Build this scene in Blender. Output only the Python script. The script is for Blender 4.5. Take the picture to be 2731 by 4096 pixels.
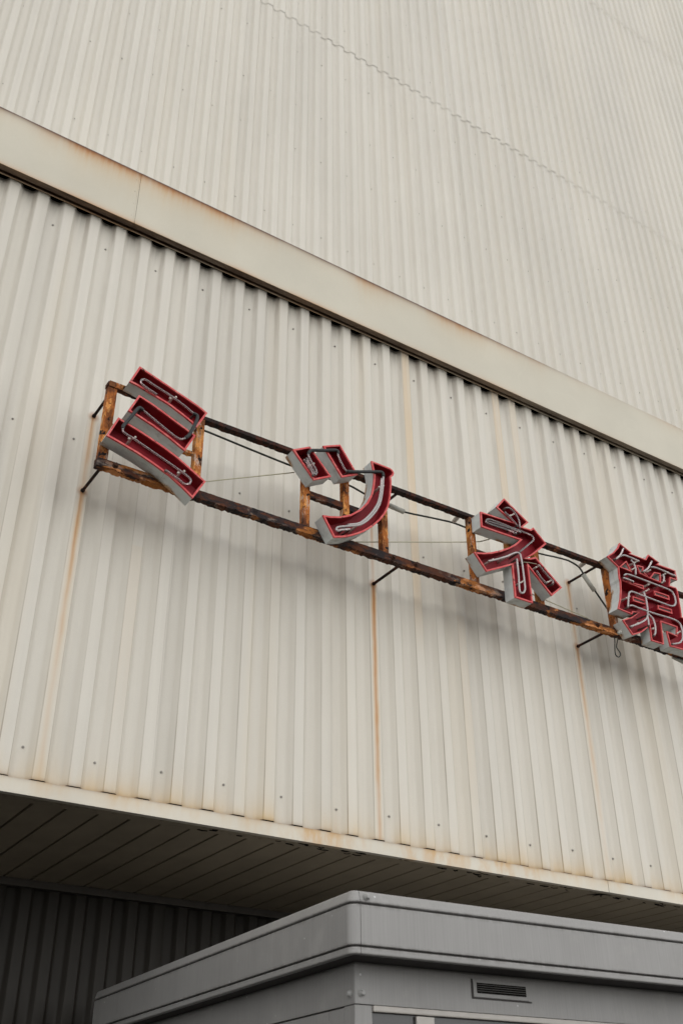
import bpy, bmesh, math, random
from mathutils import Vector, Matrix, noise as mnoise
from mathutils.geometry import tessellate_polygon

random.seed(7)
for o in list(bpy.data.objects):
    bpy.data.objects.remove(o, do_unlink=True)
scene = bpy.context.scene
COL = scene.collection
R = math.radians

# ------------------------------------------------------------------ camera
cam_data = bpy.data.cameras.new('camera')
cam = bpy.data.objects.new('camera', cam_data)
COL.objects.link(cam)
YAW, PITCH, ROLL = R(33.362), R(32.585), R(-0.476)
_f = Vector((math.sin(YAW)*math.cos(PITCH), math.cos(YAW)*math.cos(PITCH), math.sin(PITCH)))
_r = Vector((math.cos(YAW), -math.sin(YAW), 0))
_u = _r.cross(_f)
_r2 = _r*math.cos(ROLL) + _u*math.sin(ROLL)
_u2 = _u*math.cos(ROLL) - _r*math.sin(ROLL)
_m = Matrix((_r2, _u2, -_f)).transposed()
cam.matrix_world = Matrix.Translation((0, 0, 1.6)) @ _m.to_4x4()
cam_data.sensor_fit = 'VERTICAL'
cam_data.sensor_height = 36.0
cam_data.sensor_width = 24.0
cam_data.lens = 36.69
cam_data.clip_start = 0.05
cam_data.clip_end = 2000
cam_data.dof.use_dof = True
cam_data.dof.focus_distance = 7.1
cam_data.dof.aperture_fstop = 4.0
scene.camera = cam
scene.render.resolution_x = 682
scene.render.resolution_y = 1024

# ------------------------------------------------------------------ sky and sun (overcast)
SUN_DIR = Vector((-0.10, -0.95, 0.90)).normalized()      # towards the sun
world = bpy.data.worlds.new('World')
scene.world = world
world.use_nodes = True
wn = world.node_tree.nodes
wl = world.node_tree.links
wn.clear()
w_out = wn.new('ShaderNodeOutputWorld')
w_bg = wn.new('ShaderNodeBackground')
w_sky = wn.new('ShaderNodeTexSky')
w_sky.sky_type = 'NISHITA'
w_sky.sun_disc = False
w_sky.sun_elevation = math.asin(SUN_DIR.z)
w_sky.sun_rotation = math.atan2(SUN_DIR.x, SUN_DIR.y)
w_sky.air_density = 1.0
w_sky.dust_density = 0.2
w_sky.ozone_density = 1.0
w_hsv = wn.new('ShaderNodeHueSaturation')
w_hsv.inputs['Saturation'].default_value = 0.08
wl.new(w_sky.outputs[0], w_hsv.inputs['Color'])
wl.new(w_hsv.outputs[0], w_bg.inputs[0])
w_bg.inputs[1].default_value = 0.14
wl.new(w_bg.outputs[0], w_out.inputs[0])
sun_data = bpy.data.lights.new('sun', 'SUN')
sun_data.energy = 0.5
sun_data.angle = R(170)
sun_data.color = (1.0, 0.96, 0.90)
sun = bpy.data.objects.new('sun', sun_data)
COL.objects.link(sun)
sun.rotation_euler = (-SUN_DIR).to_track_quat('-Z', 'Y').to_euler()

scene.view_settings.view_transform = 'Standard'
scene.view_settings.look = 'None'
scene.view_settings.gamma = 1.0
scene.view_settings.use_curve_mapping = False
scene.view_settings.exposure = 0.75

# ------------------------------------------------------------------ node helper
class G:
    def __init__(self, name):
        self.mat = bpy.data.materials.new(name)
        self.mat.use_nodes = True
        self.t = self.mat.node_tree
        self.t.nodes.clear()
        self.out = self.t.nodes.new('ShaderNodeOutputMaterial')
        g = self.t.nodes.new('ShaderNodeNewGeometry')
        self.pos = g.outputs['Position']
        s = self.t.nodes.new('ShaderNodeSeparateXYZ')
        self.t.links.new(self.pos, s.inputs[0])
        self.x, self.y, self.z = s.outputs
    def link(self, v, sock):
        if isinstance(v, bpy.types.NodeSocket):
            self.t.links.new(v, sock)
        else:
            sock.default_value = v
    def m(self, op, a, b=0.0, c=0.0):
        n = self.t.nodes.new('ShaderNodeMath'); n.operation = op
        self.link(a, n.inputs[0]); self.link(b, n.inputs[1]); self.link(c, n.inputs[2])
        return n.outputs[0]
    def add(self, a, b): return self.m('ADD', a, b)
    def sub(self, a, b): return self.m('SUBTRACT', a, b)
    def mul(self, *a):
        r = a[0]
        for b in a[1:]: r = self.m('MULTIPLY', r, b)
        return r
    def mx(self, a, b): return self.m('MAXIMUM', a, b)
    def step(self, v, a, b):          # smoothstep 0..1 between a and b (a may exceed b)
        n = self.t.nodes.new('ShaderNodeMapRange'); n.interpolation_type = 'SMOOTHSTEP'
        self.link(v, n.inputs[0])
        if a < b:
            vals = (a, b, 0.0, 1.0)
        else:
            vals = (b, a, 1.0, 0.0)
        for i, q in enumerate(vals): n.inputs[1+i].default_value = q
        return n.outputs[0]
    def lin(self, v, a, b, c, d):
        n = self.t.nodes.new('ShaderNodeMapRange')
        self.link(v, n.inputs[0])
        for i, q in enumerate((a, b, c, d)): n.inputs[1+i].default_value = q
        return n.outputs[0]
    def expf(self, d, l): return self.m('EXPONENT', self.mul(d, -1.0/l))
    def vec(self, sx=1.0, sy=1.0, sz=1.0):
        c = self.t.nodes.new('ShaderNodeCombineXYZ')
        self.link(self.mul(self.x, sx), c.inputs[0]); self.link(self.mul(self.y, sy), c.inputs[1]); self.link(self.mul(self.z, sz), c.inputs[2])
        return c.outputs[0]
    def noise(self, v=None, scale=1.0, detail=3.0, rough=0.55, dist=0.0):
        n = self.t.nodes.new('ShaderNodeTexNoise')
        self.link(v if v is not None else self.pos, n.inputs['Vector'])
        n.inputs['Scale'].default_value = scale; n.inputs['Detail'].default_value = detail
        n.inputs['Roughness'].default_value = rough; n.inputs['Distortion'].default_value = dist
        return n.outputs[0]
    def voro(self, v=None, scale=1.0, feature='F1'):
        n = self.t.nodes.new('ShaderNodeTexVoronoi'); n.feature = feature
        self.link(v if v is not None else self.pos, n.inputs['Vector'])
        n.inputs['Scale'].default_value = scale
        return n.outputs['Distance']
    def rgb(self, c):
        n = self.t.nodes.new('ShaderNodeRGB'); n.outputs[0].default_value = (*c, 1); return n.outputs[0]
    def mix(self, f, a, b, mode='MIX'):
        n = self.t.nodes.new('ShaderNodeMix'); n.data_type = 'RGBA'; n.blend_type = mode
        n.clamp_factor = True
        self.link(f, n.inputs[0])
        self.link(a if isinstance(a, bpy.types.NodeSocket) else (*a, 1), n.inputs[6])
        self.link(b if isinstance(b, bpy.types.NodeSocket) else (*b, 1), n.inputs[7])
        return n.outputs[2]
    def grey(self, v):
        c = self.t.nodes.new('ShaderNodeCombineColor')
        for i in range(3): self.link(v, c.inputs[i])
        return c.outputs[0]
    def bump(self, h, strength=0.3, dist=0.01):
        n = self.t.nodes.new('ShaderNodeBump')
        n.inputs['Strength'].default_value = strength; n.inputs['Distance'].default_value = dist
        self.link(h, n.inputs['Height']); return n.outputs[0]
    def surf(self, col, rough=0.6, spec=0.4, metal=0.0, normal=None, **kw):
        p = self.t.nodes.new('ShaderNodeBsdfPrincipled')
        self.link(col if isinstance(col, bpy.types.NodeSocket) else (*col, 1), p.inputs['Base Color'])
        self.link(rough, p.inputs['Roughness']); p.inputs['Specular IOR Level'].default_value = spec
        self.link(metal, p.inputs['Metallic'])
        if normal is not None: self.link(normal, p.inputs['Normal'])
        for k, v in kw.items(): self.link(v, p.inputs[k.replace('_', ' ')])
        self.t.links.new(p.outputs[0], self.out.inputs[0])
        return self.mat

# ------------------------------------------------------------------ measures (metres)
D = 5.4                     # camera to the front of the canopy wall
GZ = 1.6                    # camera height
PITCHX = 0.0370*D           # rib pitch of the canopy cladding
X0 = 0.4215*D               # a sheet lap on the canopy wall
Z_LOW = 0.3302*D + GZ       # sheet bottoms
Z_TOP = 1.1075*D + GZ       # sheet tops
RUST = (0.36, 0.135, 0.035)
RUST_DK = (0.10, 0.035, 0.014)

# ------------------------------------------------------------------ materials
def mat_cladding(name, base, lower):
    g = G(name)
    oi = g.t.nodes.new('ShaderNodeObjectInfo')
    rnd = oi.outputs['Random']
    big = g.noise(g.vec(1, 1, 0.35), 0.9, 3)
    streak = g.noise(g.vec(22, 3, 0.35), 1.0, 3, 0.6)
    fine = g.noise(None, 160, 2)
    v = g.add(g.add(g.lin(big, 0.3, 0.7, 0.94, 1.03), g.lin(streak, 0.3, 0.7, -0.035, 0.025)), g.lin(fine, 0.3, 0.7, -0.02, 0.02))
    col = g.mix(1.0, base, g.grey(v), 'MULTIPLY')
    col = g.mix(1.0, col, g.grey(g.lin(rnd, 0, 1, 0.965, 1.025)), 'MULTIPLY')
    col = g.mix(g.mul(g.m('FRACT', g.mul(rnd, 7.31)), 0.10), col, (base[0]*0.98, base[1]*0.95, base[2]*0.86))
    warm = g.noise(g.vec(3.2, 1, 0.12), 1.0, 2)
    col = g.mix(g.mul(g.step(warm, 0.5, 0.75), 0.35 if lower else 0.12), col, (base[0]*0.97, base[1]*0.90, base[2]*0.78))
    if lower:
        u = g.m('FRACT', g.m('DIVIDE', g.sub(g.x, X0 - 0.003*D - 40*PITCHX), PITCHX))
        # dirt caught along the folds, strongest on the lower half
        lowz = g.lin(g.z, Z_LOW, Z_LOW + 2.6, 1.0, 0.12)
        brk = g.lin(g.noise(g.vec(9, 1, 1.2), 1.0, 3), 0.35, 0.65, 0.35, 1.0)
        l1 = g.step(g.m('ABSOLUTE', g.sub(u, 0.638)), 0.022, 0.006)
        l2 = g.mul(g.mx(g.step(u, 0.985, 0.998), g.step(u, 0.022, 0.004)), 0.6)
        col = g.mix(g.mul(g.mx(l1, l2), lowz, brk, 0.75), col, (0.20, 0.145, 0.09))
        # grime hanging below the coping in the troughs
        dtop = g.sub(Z_TOP, g.z)
        trough = g.mul(g.step(u, 0.02, 0.12), g.step(u, 0.64, 0.58))
        n2 = g.noise(g.vec(30, 6, 2.2), 1.0, 3)
        col = g.mix(g.mul(g.expf(dtop, 0.10), trough, g.step(n2, 0.40, 0.65), 0.40), col, (0.12, 0.10, 0.08))
        col = g.mix(g.mul(g.expf(dtop, 0.55), g.step(g.m('ABSOLUTE', g.sub(u, 0.56)), 0.09, 0.03), g.step(n2, 0.3, 0.65), 0.45), col, (0.24, 0.19, 0.145))
        # rust creeping up from the bottom ledge
        dl = g.sub(g.z, Z_LOW)
        nb = g.noise(g.vec(5, 1, 1.5), 1.0, 4)
        col = g.mix(g.mul(g.expf(dl, 0.075), g.lin(nb, 0.36, 0.66, 0.12, 0.9)), col, (0.58, 0.38, 0.14))
        col = g.mix(g.mul(g.expf(dl, 0.010), 0.9), col, (0.16, 0.085, 0.04))
        # rust runs under the strut fixings
        for xs, z0, s, ln, w in STAINS:
            d = g.sub(z0, g.z)
            wob = g.lin(g.noise(g.vec(0, 0, 2.2), 1.0, 3), 0.3, 0.7, -0.005, 0.005)
            ax = g.m('ABSOLUTE', g.sub(g.add(g.x, wob), xs))
            start = g.step(d, -0.006, 0.006)
            n3 = g.lin(g.noise(g.vec(85, 1, 1.1), 1.0, 4, 0.65), 0.32, 0.66, 0.0, 1.0)
            n5 = g.lin(g.noise(g.vec(3, 1, 3.5), 1.0, 3), 0.35, 0.65, 0.45, 1.0)
            soft = g.mul(g.step(ax, w*1.5, w*0.2), start, g.expf(d, ln), n5)
            core = g.mul(g.step(ax, w*0.62, w*0.05), start, g.expf(d, ln*0.50), g.lin(n3, 0, 1, 0.35, 1.0), n5)
            drip = g.mul(g.step(ax, w*0.9, w*0.3), start, g.expf(d, ln*0.28), n3)
            col = g.mix(g.mul(soft, 0.50*s), col, (0.60, 0.36, 0.13))
            col = g.mix(g.mul(drip, 0.75*s), col, (0.46, 0.20, 0.055))
            col = g.mix(g.mul(core, 0.95*s), col, (0.42, 0.155, 0.035))
            halo = g.step(g.m('POWER', g.add(g.m('POWER', ax, 2.0), g.m('POWER', d, 2.0)), 0.5), 0.050, 0.012)
            col = g.mix(g.mul(halo, 0.6*min(1, s)), col, RUST)
        for xs, z0, z1, s in TINTED:
            ax = g.m('ABSOLUTE', g.sub(g.x, xs))
            n3 = g.lin(g.noise(g.vec(40, 1, 0.8), 1.0, 3), 0.3, 0.7, 0.5, 1.0)
            col = g.mix(g.mul(g.step(ax, 0.043, 0.032), g.step(g.z, z1, z1+0.9), g.step(g.z, z0+0.01, z0), n3, s), col, (0.62, 0.42, 0.20))
    h = g.add(g.noise(g.vec(2.2, 1, 0.8), 1.0, 3), g.mul(g.noise(None, 90, 2), 0.01))
    rough = g.lin(g.noise(None, 6, 3), 0.3, 0.7, 0.45, 0.6)
    return g.surf(col, rough, 0.35, normal=g.bump(h, 0.35, 0.06))

def C(i): return X0 - 0.003*D + i*PITCHX - 0.0066*D     # centre of crown i
STAINS = [(C(-3), 0.7795*D+GZ, 1.0, 0.9, 0.022), (C(-3), 0.671*D+GZ, 0.9, 1.4, 0.019),
          (C(8), 0.6685*D+GZ, 1.6, 3.0, 0.025), (C(8), 0.779*D+GZ, 0.8, 0.9, 0.02),
          (C(18), 0.779*D+GZ, 0.9, 0.9, 0.022), (C(18), 0.670*D+GZ, 0.95, 1.3, 0.024)]
TINTED = [(C(10), Z_TOP, 4.6, 0.55), (C(15), Z_TOP, 5.4, 0.40), (C(16), Z_TOP, 5.8, 0.30), (C(-3), 0.78*D+GZ, Z_LOW, 0.16), (C(18), 0.78*D+GZ, Z_LOW, 0.16), (C(12), 0.66*D+GZ, Z_LOW, 0.15), (C(-1), 0.62*D+GZ, Z_LOW, 0.12)]

COP_Y = 0.9825*D
COP_Z0 = 1.107*D + GZ
COP_Z1 = 1.2105*D + GZ
def mat_coping():
    g = G('coping_paint')
    big = g.noise(g.vec(1, 1, 1), 1.3, 4)
    fine = g.noise(None, 140, 2)
    col = g.mix(1.0, (0.572, 0.532, 0.432), g.grey(g.add(g.lin(big, 0.3, 0.7, 0.93, 1.05), g.lin(fine, 0.3, 0.7, -0.02, 0.02))), 'MULTIPLY')
    ring = g.step(g.m('ABSOLUTE', g.sub(g.noise(g.vec(1, 1, 1.6), 1.1, 1), 0.54)), 0.012, 0.0)
    col = g.mix(g.mul(ring, 0.10, g.step(g.x, 4.2, 5.4)), col, (0.66, 0.62, 0.52))
    d = g.sub(COP_Z1, g.z)
    n1 = g.add(g.noise(g.vec(0.75, 0, 0), 1.0, 3, 0.6), g.mul(g.step(g.m('ABSOLUTE', g.sub(g.x, 1.42)), 0.42, 0.05), 0.16))
    n2 = g.noise(g.vec(30, 0, 2.5), 1.0, 3, 0.6)
    left = g.lin(g.x, 4.5, 6.5, 1.0, 0.15)
    m = g.mul(g.lin(g.step(n1, 0.42, 0.66), 0.0, 1.0, 0.14, 1.0), g.lin(n2, 0.3, 0.7, 0.55, 1.0), left)
    col = g.mix(g.mul(m, g.expf(d, 0.13), 1.0), col, (0.54, 0.34, 0.11))
    col = g.mix(g.mul(m, g.expf(d, 0.050), 1.9), col, (0.44, 0.155, 0.022))
    col = g.mix(g.mul(g.expf(d, 0.022), g.step(n1, 0.28, 0.48), left, 1.8), col, (0.07, 0.025, 0.012))
    e = g.sub(g.z, COP_Z0)
    n3 = g.noise(g.vec(1.1, 0, 0), 1.0, 3)
    col = g.mix(g.mul(g.expf(e, 0.022), g.step(n3, 0.30, 0.62), g.lin(g.x, 3, 7, 0.75, 0.2)), col, (0.50, 0.25, 0.09))
    under = g.mul(g.step(e, 0.038, 0.036), g.step(g.y, COP_Y+0.0025, COP_Y+0.0035), g.step(g.y, COP_Y+0.080, COP_Y+0.076))  # rust-brown underside, with the shade inside the groove painted in as well
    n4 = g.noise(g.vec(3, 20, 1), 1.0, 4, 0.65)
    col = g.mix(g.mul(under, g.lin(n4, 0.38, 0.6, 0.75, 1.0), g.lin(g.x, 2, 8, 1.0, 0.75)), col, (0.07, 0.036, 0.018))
    return g.surf(col, 0.5, 0.35, normal=g.bump(g.noise(None, 2.2, 3), 0.18, 0.03))

def mat_flashing():
    g = G('flashing_paint')
    big = g.noise(g.vec(1, 1, 1), 2.0, 4)
    col = g.mix(1.0, (0.63, 0.59, 0.50), g.grey(g.lin(big, 0.3, 0.7, 0.93, 1.05)), 'MULTIPLY')
    d = g.sub(Z_LOW, g.z)
    n1 = g.noise(g.vec(1.7, 0, 0), 1.0, 4, 0.6)
    n2 = g.noise(g.vec(14, 1, 6), 1.0, 4, 0.6)
    mid = g.mul(g.step(g.x, 2.6, 3.6), g.step(g.x, 5.4, 4.6))
    col = g.mix(g.mul(g.expf(d, 0.05), g.lin(n2, 0.35, 0.65, 0.25, 0.85), g.step(n1, 0.36, 0.60)), col, (0.56, 0.33, 0.10))
    col = g.mix(g.mul(mid, g.step(n2, 0.40, 0.66), g.step(n1, 0.34, 0.62), 0.65), col, (0.56, 0.33, 0.13))
    col = g.mix(g.mul(g.expf(d, 0.007), 0.8), col, (0.13, 0.065, 0.03))
    return g.surf(col, 0.5, 0.35, normal=g.bump(g.noise(None, 3, 2), 0.1, 0.02))

def mat_rust(name, dark, paint, orange, t_paint, t_orange, scale=9.0, joints=(), lower_edge=None, pale=0.0, sx=1.0, sz=1.0, ends=()):
    """steel: flaking paint over orange rust and near-black scale; rust gathers at joints and lower edges"""
    g = G(name)
    v = g.vec(sx, 1.0, sz)
    a = g.noise(v, scale, 6, 0.62, 0.4)
    b = g.noise(v, scale*3.1, 5, 0.65)
    f = g.noise(None, 130, 3)
    bias = 0.0
    for q in joints:
        bias = g.add(bias, g.mul(g.step(g.m('ABSOLUTE', g.sub(g.x, q)), 0.14, 0.02), 0.05))
    if lower_edge is not None:
        bias = g.add(bias, g.mul(g.step(g.z, lower_edge+0.012, lower_edge), 0.035))
    aa = g.add(a, bias)
    col = g.mix(g.step(aa, t_orange-0.03, t_orange+0.03), dark, orange)
    col = g.mix(g.step(b, 0.46, 0.60), col, g.mix(0.6, col, (orange[0]*0.40, orange[1]*0.30, orange[2]*0.35)))
    col = g.mix(g.step(g.add(g.mul(aa, 0.6), g.mul(b, 0.4)), t_paint-0.012, t_paint+0.012), col, paint)
    if pale > 0:
        pl = g.noise(v, scale*1.7, 5, 0.7)
        col = g.mix(g.mul(g.step(pl, 0.555, 0.63), pale), col, (0.56, 0.44, 0.35))
    dk = g.step(g.noise(v, scale*0.8, 4, 0.6), 0.53, 0.64)
    for q in ends:
        col = g.mix(g.mul(g.step(g.m('ABSOLUTE', g.sub(g.z, q)), 0.13, 0.02), g.step(b, 0.38, 0.56), 0.85), col, (0.10, 0.034, 0.016))
    col = g.mix(g.mul(dk, 0.7), col, (0.075, 0.026, 0.013))
    chips = g.step(g.noise(None, scale*2.6, 3, 0.5), 0.625, 0.645)
    col = g.mix(chips, col, (0.016, 0.011, 0.010))
    col = g.mix(1.0, col, g.grey(g.lin(f, 0.25, 0.75, 0.75, 1.22)), 'MULTIPLY')
    h = g.add(g.mul(a, 0.5), g.add(g.mul(b, 0.5), g.mul(f, 0.12)))
    return g.surf(col, 0.85, 0.2, normal=g.bump(h, 0.9, 0.014))

def mat_plain(name, col, rough=0.6, spec=0.4, var=0.08, scale=30, bump=0.15, metal=0.0):
    g = G(name)
    n = g.noise(None, scale, 4)
    c = g.mix(1.0, col, g.grey(g.lin(n, 0.3, 0.7, 1-var, 1+var)), 'MULTIPLY')
    return g.surf(c, rough, spec, metal, normal=g.bump(n, bump, 0.004))

YF = 0.905*D                # front plane of the sign letters
YB = 0.9245*D               # their back
def mat_letter_side():
    g = G('letter_side_grey')
    n = g.noise(None, 14, 5, 0.6); f = g.noise(None, 60, 4)
    col = g.mix(1.0, (0.58, 0.60, 0.585), g.grey(g.lin(n, 0.3, 0.7, 0.90, 1.06)), 'MULTIPLY')
    col = g.mix(g.mul(g.step(g.noise(g.vec(9, 9, 3), 1.0, 5, 0.65), 0.50, 0.74), 0.55), col, (0.20, 0.19, 0.155))
    e = g.step(g.add(g.y, g.lin(g.noise(None, 9, 4), 0.3, 0.7, -0.02, 0.02)), YB-0.030, YB-0.004)
    k = g.noise(None, 5.5, 4, 0.6)
    col = g.mix(g.mul(e, g.step(k, 0.46, 0.58), 0.9), col, (0.42, 0.20, 0.06))
    col = g.mix(g.mul(e, g.step(k, 0.53, 0.63), g.step(f, 0.42, 0.55)), col, (0.13, 0.06, 0.025))
    return g.surf(col, 0.55, 0.35, normal=g.bump(n, 0.15, 0.006))

def mat_letter_red():
    g = G('letter_lining_red')
    n = g.noise(None, 9, 4, 0.6); d = g.noise(None, 3.5, 4)
    col = g.mix(g.step(n, 0.35, 0.7), (0.23, 0.010, 0.017), (0.31, 0.017, 0.029))
    col = g.mix(g.mul(g.step(d, 0.55, 0.72), 0.35), col, (0.36, 0.13, 0.13))
    col = g.mix(g.step(g.noise(None, 26, 3), 0.70, 0.74), col, (0.03, 0.012, 0.012))
    return g.surf(col, 0.6, 0.3)

def mat_rim():
    g = G('letter_rim_red')
    n = g.noise(None, 24, 4, 0.6)
    col = g.mix(g.step(n, 0.38, 0.68), (0.56, 0.058, 0.060), (0.63, 0.115, 0.105))
    col = g.mix(g.mul(g.step(g.noise(None, 12, 4, 0.65), 0.56, 0.68), 0.6), col, (0.66, 0.22, 0.19))
    col = g.mix(g.step(g.noise(None, 33, 3), 0.655, 0.68), col, (0.10, 0.03, 0.02))
    return g.surf(col, 0.5, 0.35)

def mat_glass(name, tint, milk):
    g = G(name)
    p = g.t.nodes.new('ShaderNodeBsdfGlossy'); p.inputs['Roughness'].default_value = 0.08
    p.inputs['Color'].default_value = (1, 0.97, 0.96, 1)
    tr = g.t.nodes.new('ShaderNodeBsdfTransparent'); tr.inputs[0].default_value = (*tint, 1)
    df = g.t.nodes.new('ShaderNodeBsdfDiffuse'); df.inputs[0].default_value = (0.78, 0.72, 0.70, 1)
    lw = g.t.nodes.new('ShaderNodeFresnel'); lw.inputs[0].default_value = 1.75
    m1 = g.t.nodes.new('ShaderNodeMixShader'); m1.inputs[0].default_value = milk
    g.t.links.new(tr.outputs[0], m1.inputs[1]); g.t.links.new(df.outputs[0], m1.inputs[2])
    m2 = g.t.nodes.new('ShaderNodeMixShader')
    g.t.links.new(lw.outputs[0], m2.inputs[0])
    g.t.links.new(m1.outputs[0], m2.inputs[1]); g.t.links.new(p.outputs[0], m2.inputs[2])
    g.t.links.new(m2.outputs[0], g.out.inputs[0])
    return g.mat

def mat_soffit():
    g = G('soffit_metal')
    n = g.noise(None, 3.5, 4); f = g.noise(None, 60, 3)
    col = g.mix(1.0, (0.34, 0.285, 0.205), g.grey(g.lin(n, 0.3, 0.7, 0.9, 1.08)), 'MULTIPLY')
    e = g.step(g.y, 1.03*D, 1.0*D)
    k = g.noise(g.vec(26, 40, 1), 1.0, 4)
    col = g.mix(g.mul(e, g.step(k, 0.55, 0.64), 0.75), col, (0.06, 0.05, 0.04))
    return g.surf(col, 0.6, 0.3, normal=g.bump(n, 0.1, 0.01))

def mat_cabin():
    g = G('cabin_grey_paint')
    g2 = g.noise(g.vec(190, 190, 3), 1.0, 2)
    n = g.noise(None, 2.4, 4)
    col = g.mix(1.0, (0.276, 0.267, 0.254), g.grey(g.add(g.lin(n, 0.3, 0.7, 0.95, 1.04), g.lin(g2, 0.3, 0.7, -0.05, 0.05))), 'MULTIPLY')
    sp = g.step(g.voro(None, 15.0), 0.09, 0.05)
    pick = g.step(g.noise(None, 7.0, 2), 0.50, 0.56)
    col = g.mix(g.mul(sp, pick, 0.8), col, (0.66, 0.66, 0.65))
    run = g.noise(g.vec(26, 26, 0.9), 1.0, 4, 0.65)
    col = g.mix(g.mul(g.step(run, 0.50, 0.75), 0.08), col, (0.13, 0.125, 0.115))
    dust = g.noise(None, 5.0, 5, 0.65)
    col = g.mix(g.mul(g.step(dust, 0.52, 0.72), 0.22), col, (0.42, 0.405, 0.375))
    for zz in (2.5510, 2.3880):
        e = g.m('ABSOLUTE', g.sub(g.z, zz-0.004))
        col = g.mix(g.mul(g.step(e, 0.020, 0.003), g.step(run, 0.36, 0.62), 0.45), col, (0.11, 0.10, 0.09))
    h = g.add(g.mul(g2, 0.4), g.mul(g.noise(g.vec(1.2, 1.2, 2.5), 1.0, 2), 1.2))
    rgh = g.lin(dust, 0.3, 0.7, 0.36, 0.58)
    return g.surf(col, rgh, 0.4, normal=g.bump(h, 0.10, 0.012))

JOINTS = [q*D for q in (0.409, 0.558, 0.64, 0.70, 0.825, 0.915, 1.085)]
M = {}
M['wall'] = mat_cladding('cladding_cream_weathered', (0.634, 0.596, 0.520), True)
M['wall_up'] = mat_cladding('cladding_cream', (0.626, 0.590, 0.516), False)
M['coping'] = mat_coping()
M['flash'] = mat_flashing()
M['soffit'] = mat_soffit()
M['void'] = mat_plain('dark_backing', (0.008, 0.007, 0.006), 0.9, 0.1)
M['beam'] = mat_rust('beam_rusty_dark', (0.026, 0.020, 0.020), (0.55, 0.23, 0.085), (0.36, 0.13, 0.03), 0.605, 0.59, 4.0, JOINTS, 0.6652*D+GZ-0.018, 0.25, 0.6, 1.6)
M['beam_up'] = mat_rust('beam_rusty_black', (0.022, 0.014, 0.012), (0.45, 0.20, 0.10), (0.22, 0.075, 0.03), 0.64, 0.63, 6.0)
M['post'] = mat_rust('post_rusty_orange', (0.07, 0.026, 0.012), (0.64, 0.28, 0.08), (0.40, 0.13, 0.03), 0.535, 0.40, 7.0, (), None, 0.75, 1.8, 0.7, (0.6705*D+GZ, 0.7726*D+GZ))
M['strut'] = mat_rust('strut_rusty', (0.018, 0.013, 0.012), (0.03, 0.02, 0.018), (0.10, 0.04, 0.018), 0.62, 0.60, 14.0)
M['bolt'] = mat_plain('bolt_rusted', (0.06, 0.028, 0.018), 0.85, 0.2, 0.3, 60)
M['screw'] = mat_plain('screw_grey', (0.32, 0.30, 0.265), 0.5, 0.5, 0.2, 90)
M['side'] = mat_letter_side()
M['red'] = mat_letter_red()
M['rim'] = mat_rim()
M['glass'] = mat_glass('tube_clear_glass', (0.90, 0.74, 0.74), 0.10)
M['milky'] = mat_glass('tube_milky_glass', (0.9, 0.82, 0.81), 0.42)
M['sleeve'] = mat_plain('rubber_sleeve_black', (0.022, 0.024, 0.024), 0.6, 0.4)
M['insul'] = mat_plain('insulator_ceramic', (0.55, 0.50, 0.44), 0.5, 0.4)
M['cable'] = mat_plain('cable_dark_green', (0.035, 0.037, 0.03), 0.6, 0.3)
M['cord'] = mat_plain('cord_cream', (0.42, 0.39, 0.27), 0.7, 0.3)
M['pvc'] = mat_plain('plastic_tube_pale', (0.40, 0.39, 0.34), 0.5, 0.4, 0.12, 20)
M['cabin'] = mat_cabin()
M['cabin_trim'] = mat_plain('cabin_trim_aluminium', (0.42, 0.39, 0.35), 0.35, 0.5, 0.05, 20, 0.03)
M['cabin_dark'] = mat_plain('cabin_groove_dark', (0.05, 0.045, 0.042), 0.7, 0.3)
M['pane'] = mat_plain('pane_smoked', (0.045, 0.042, 0.040), 0.18, 0.5, 0.1, 6, 0.02)
M['cap'] = mat_plain('bolt_cap_grey', (0.30, 0.295, 0.28), 0.4, 0.5)
def mat_ground():
    g = G('asphalt')
    n = g.noise(None, 120, 3); b = g.noise(None, 0.6, 4)
    col = g.mix(1.0, (0.062, 0.060, 0.057), g.grey(g.add(g.lin(n, 0.3, 0.7, 0.7, 1.3), g.lin(b, 0.3, 0.7, -0.15, 0.15))), 'MULTIPLY')
    return g.surf(col, 0.9, 0.2, normal=g.bump(n, 0.6, 0.01))
M['ground'] = mat_ground()

# ------------------------------------------------------------------ mesh helpers
def mesh_obj(name, verts, faces, mat, parent=None, smooth=False, me=None, loc=(0, 0, 0)):
    if me is None:
        me = bpy.data.meshes.new(name)
        me.from_pydata([tuple(v) for v in verts], [], faces)
        bm = bmesh.new(); bm.from_mesh(me)
        bmesh.ops.recalc_face_normals(bm, faces=bm.faces)
        bm.to_mesh(me); bm.free()
        if smooth:
            me.polygons.foreach_set('use_smooth', [True]*len(me.polygons))
        me.materials.append(mat)
        me.update()
    o = bpy.data.objects.new(name, me)
    COL.objects.link(o)
    o.location = loc
    if parent is not None:
        o.parent = parent
    return o

def thing(name, label, cat, loc=(0, 0, 0), group=None):
    o = bpy.data.objects.new(name, None)
    COL.objects.link(o); o.location = loc
    o.empty_display_size = 0.1
    o['label'] = label; o['category'] = cat
    if group: o['group'] = group
    return o

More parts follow.
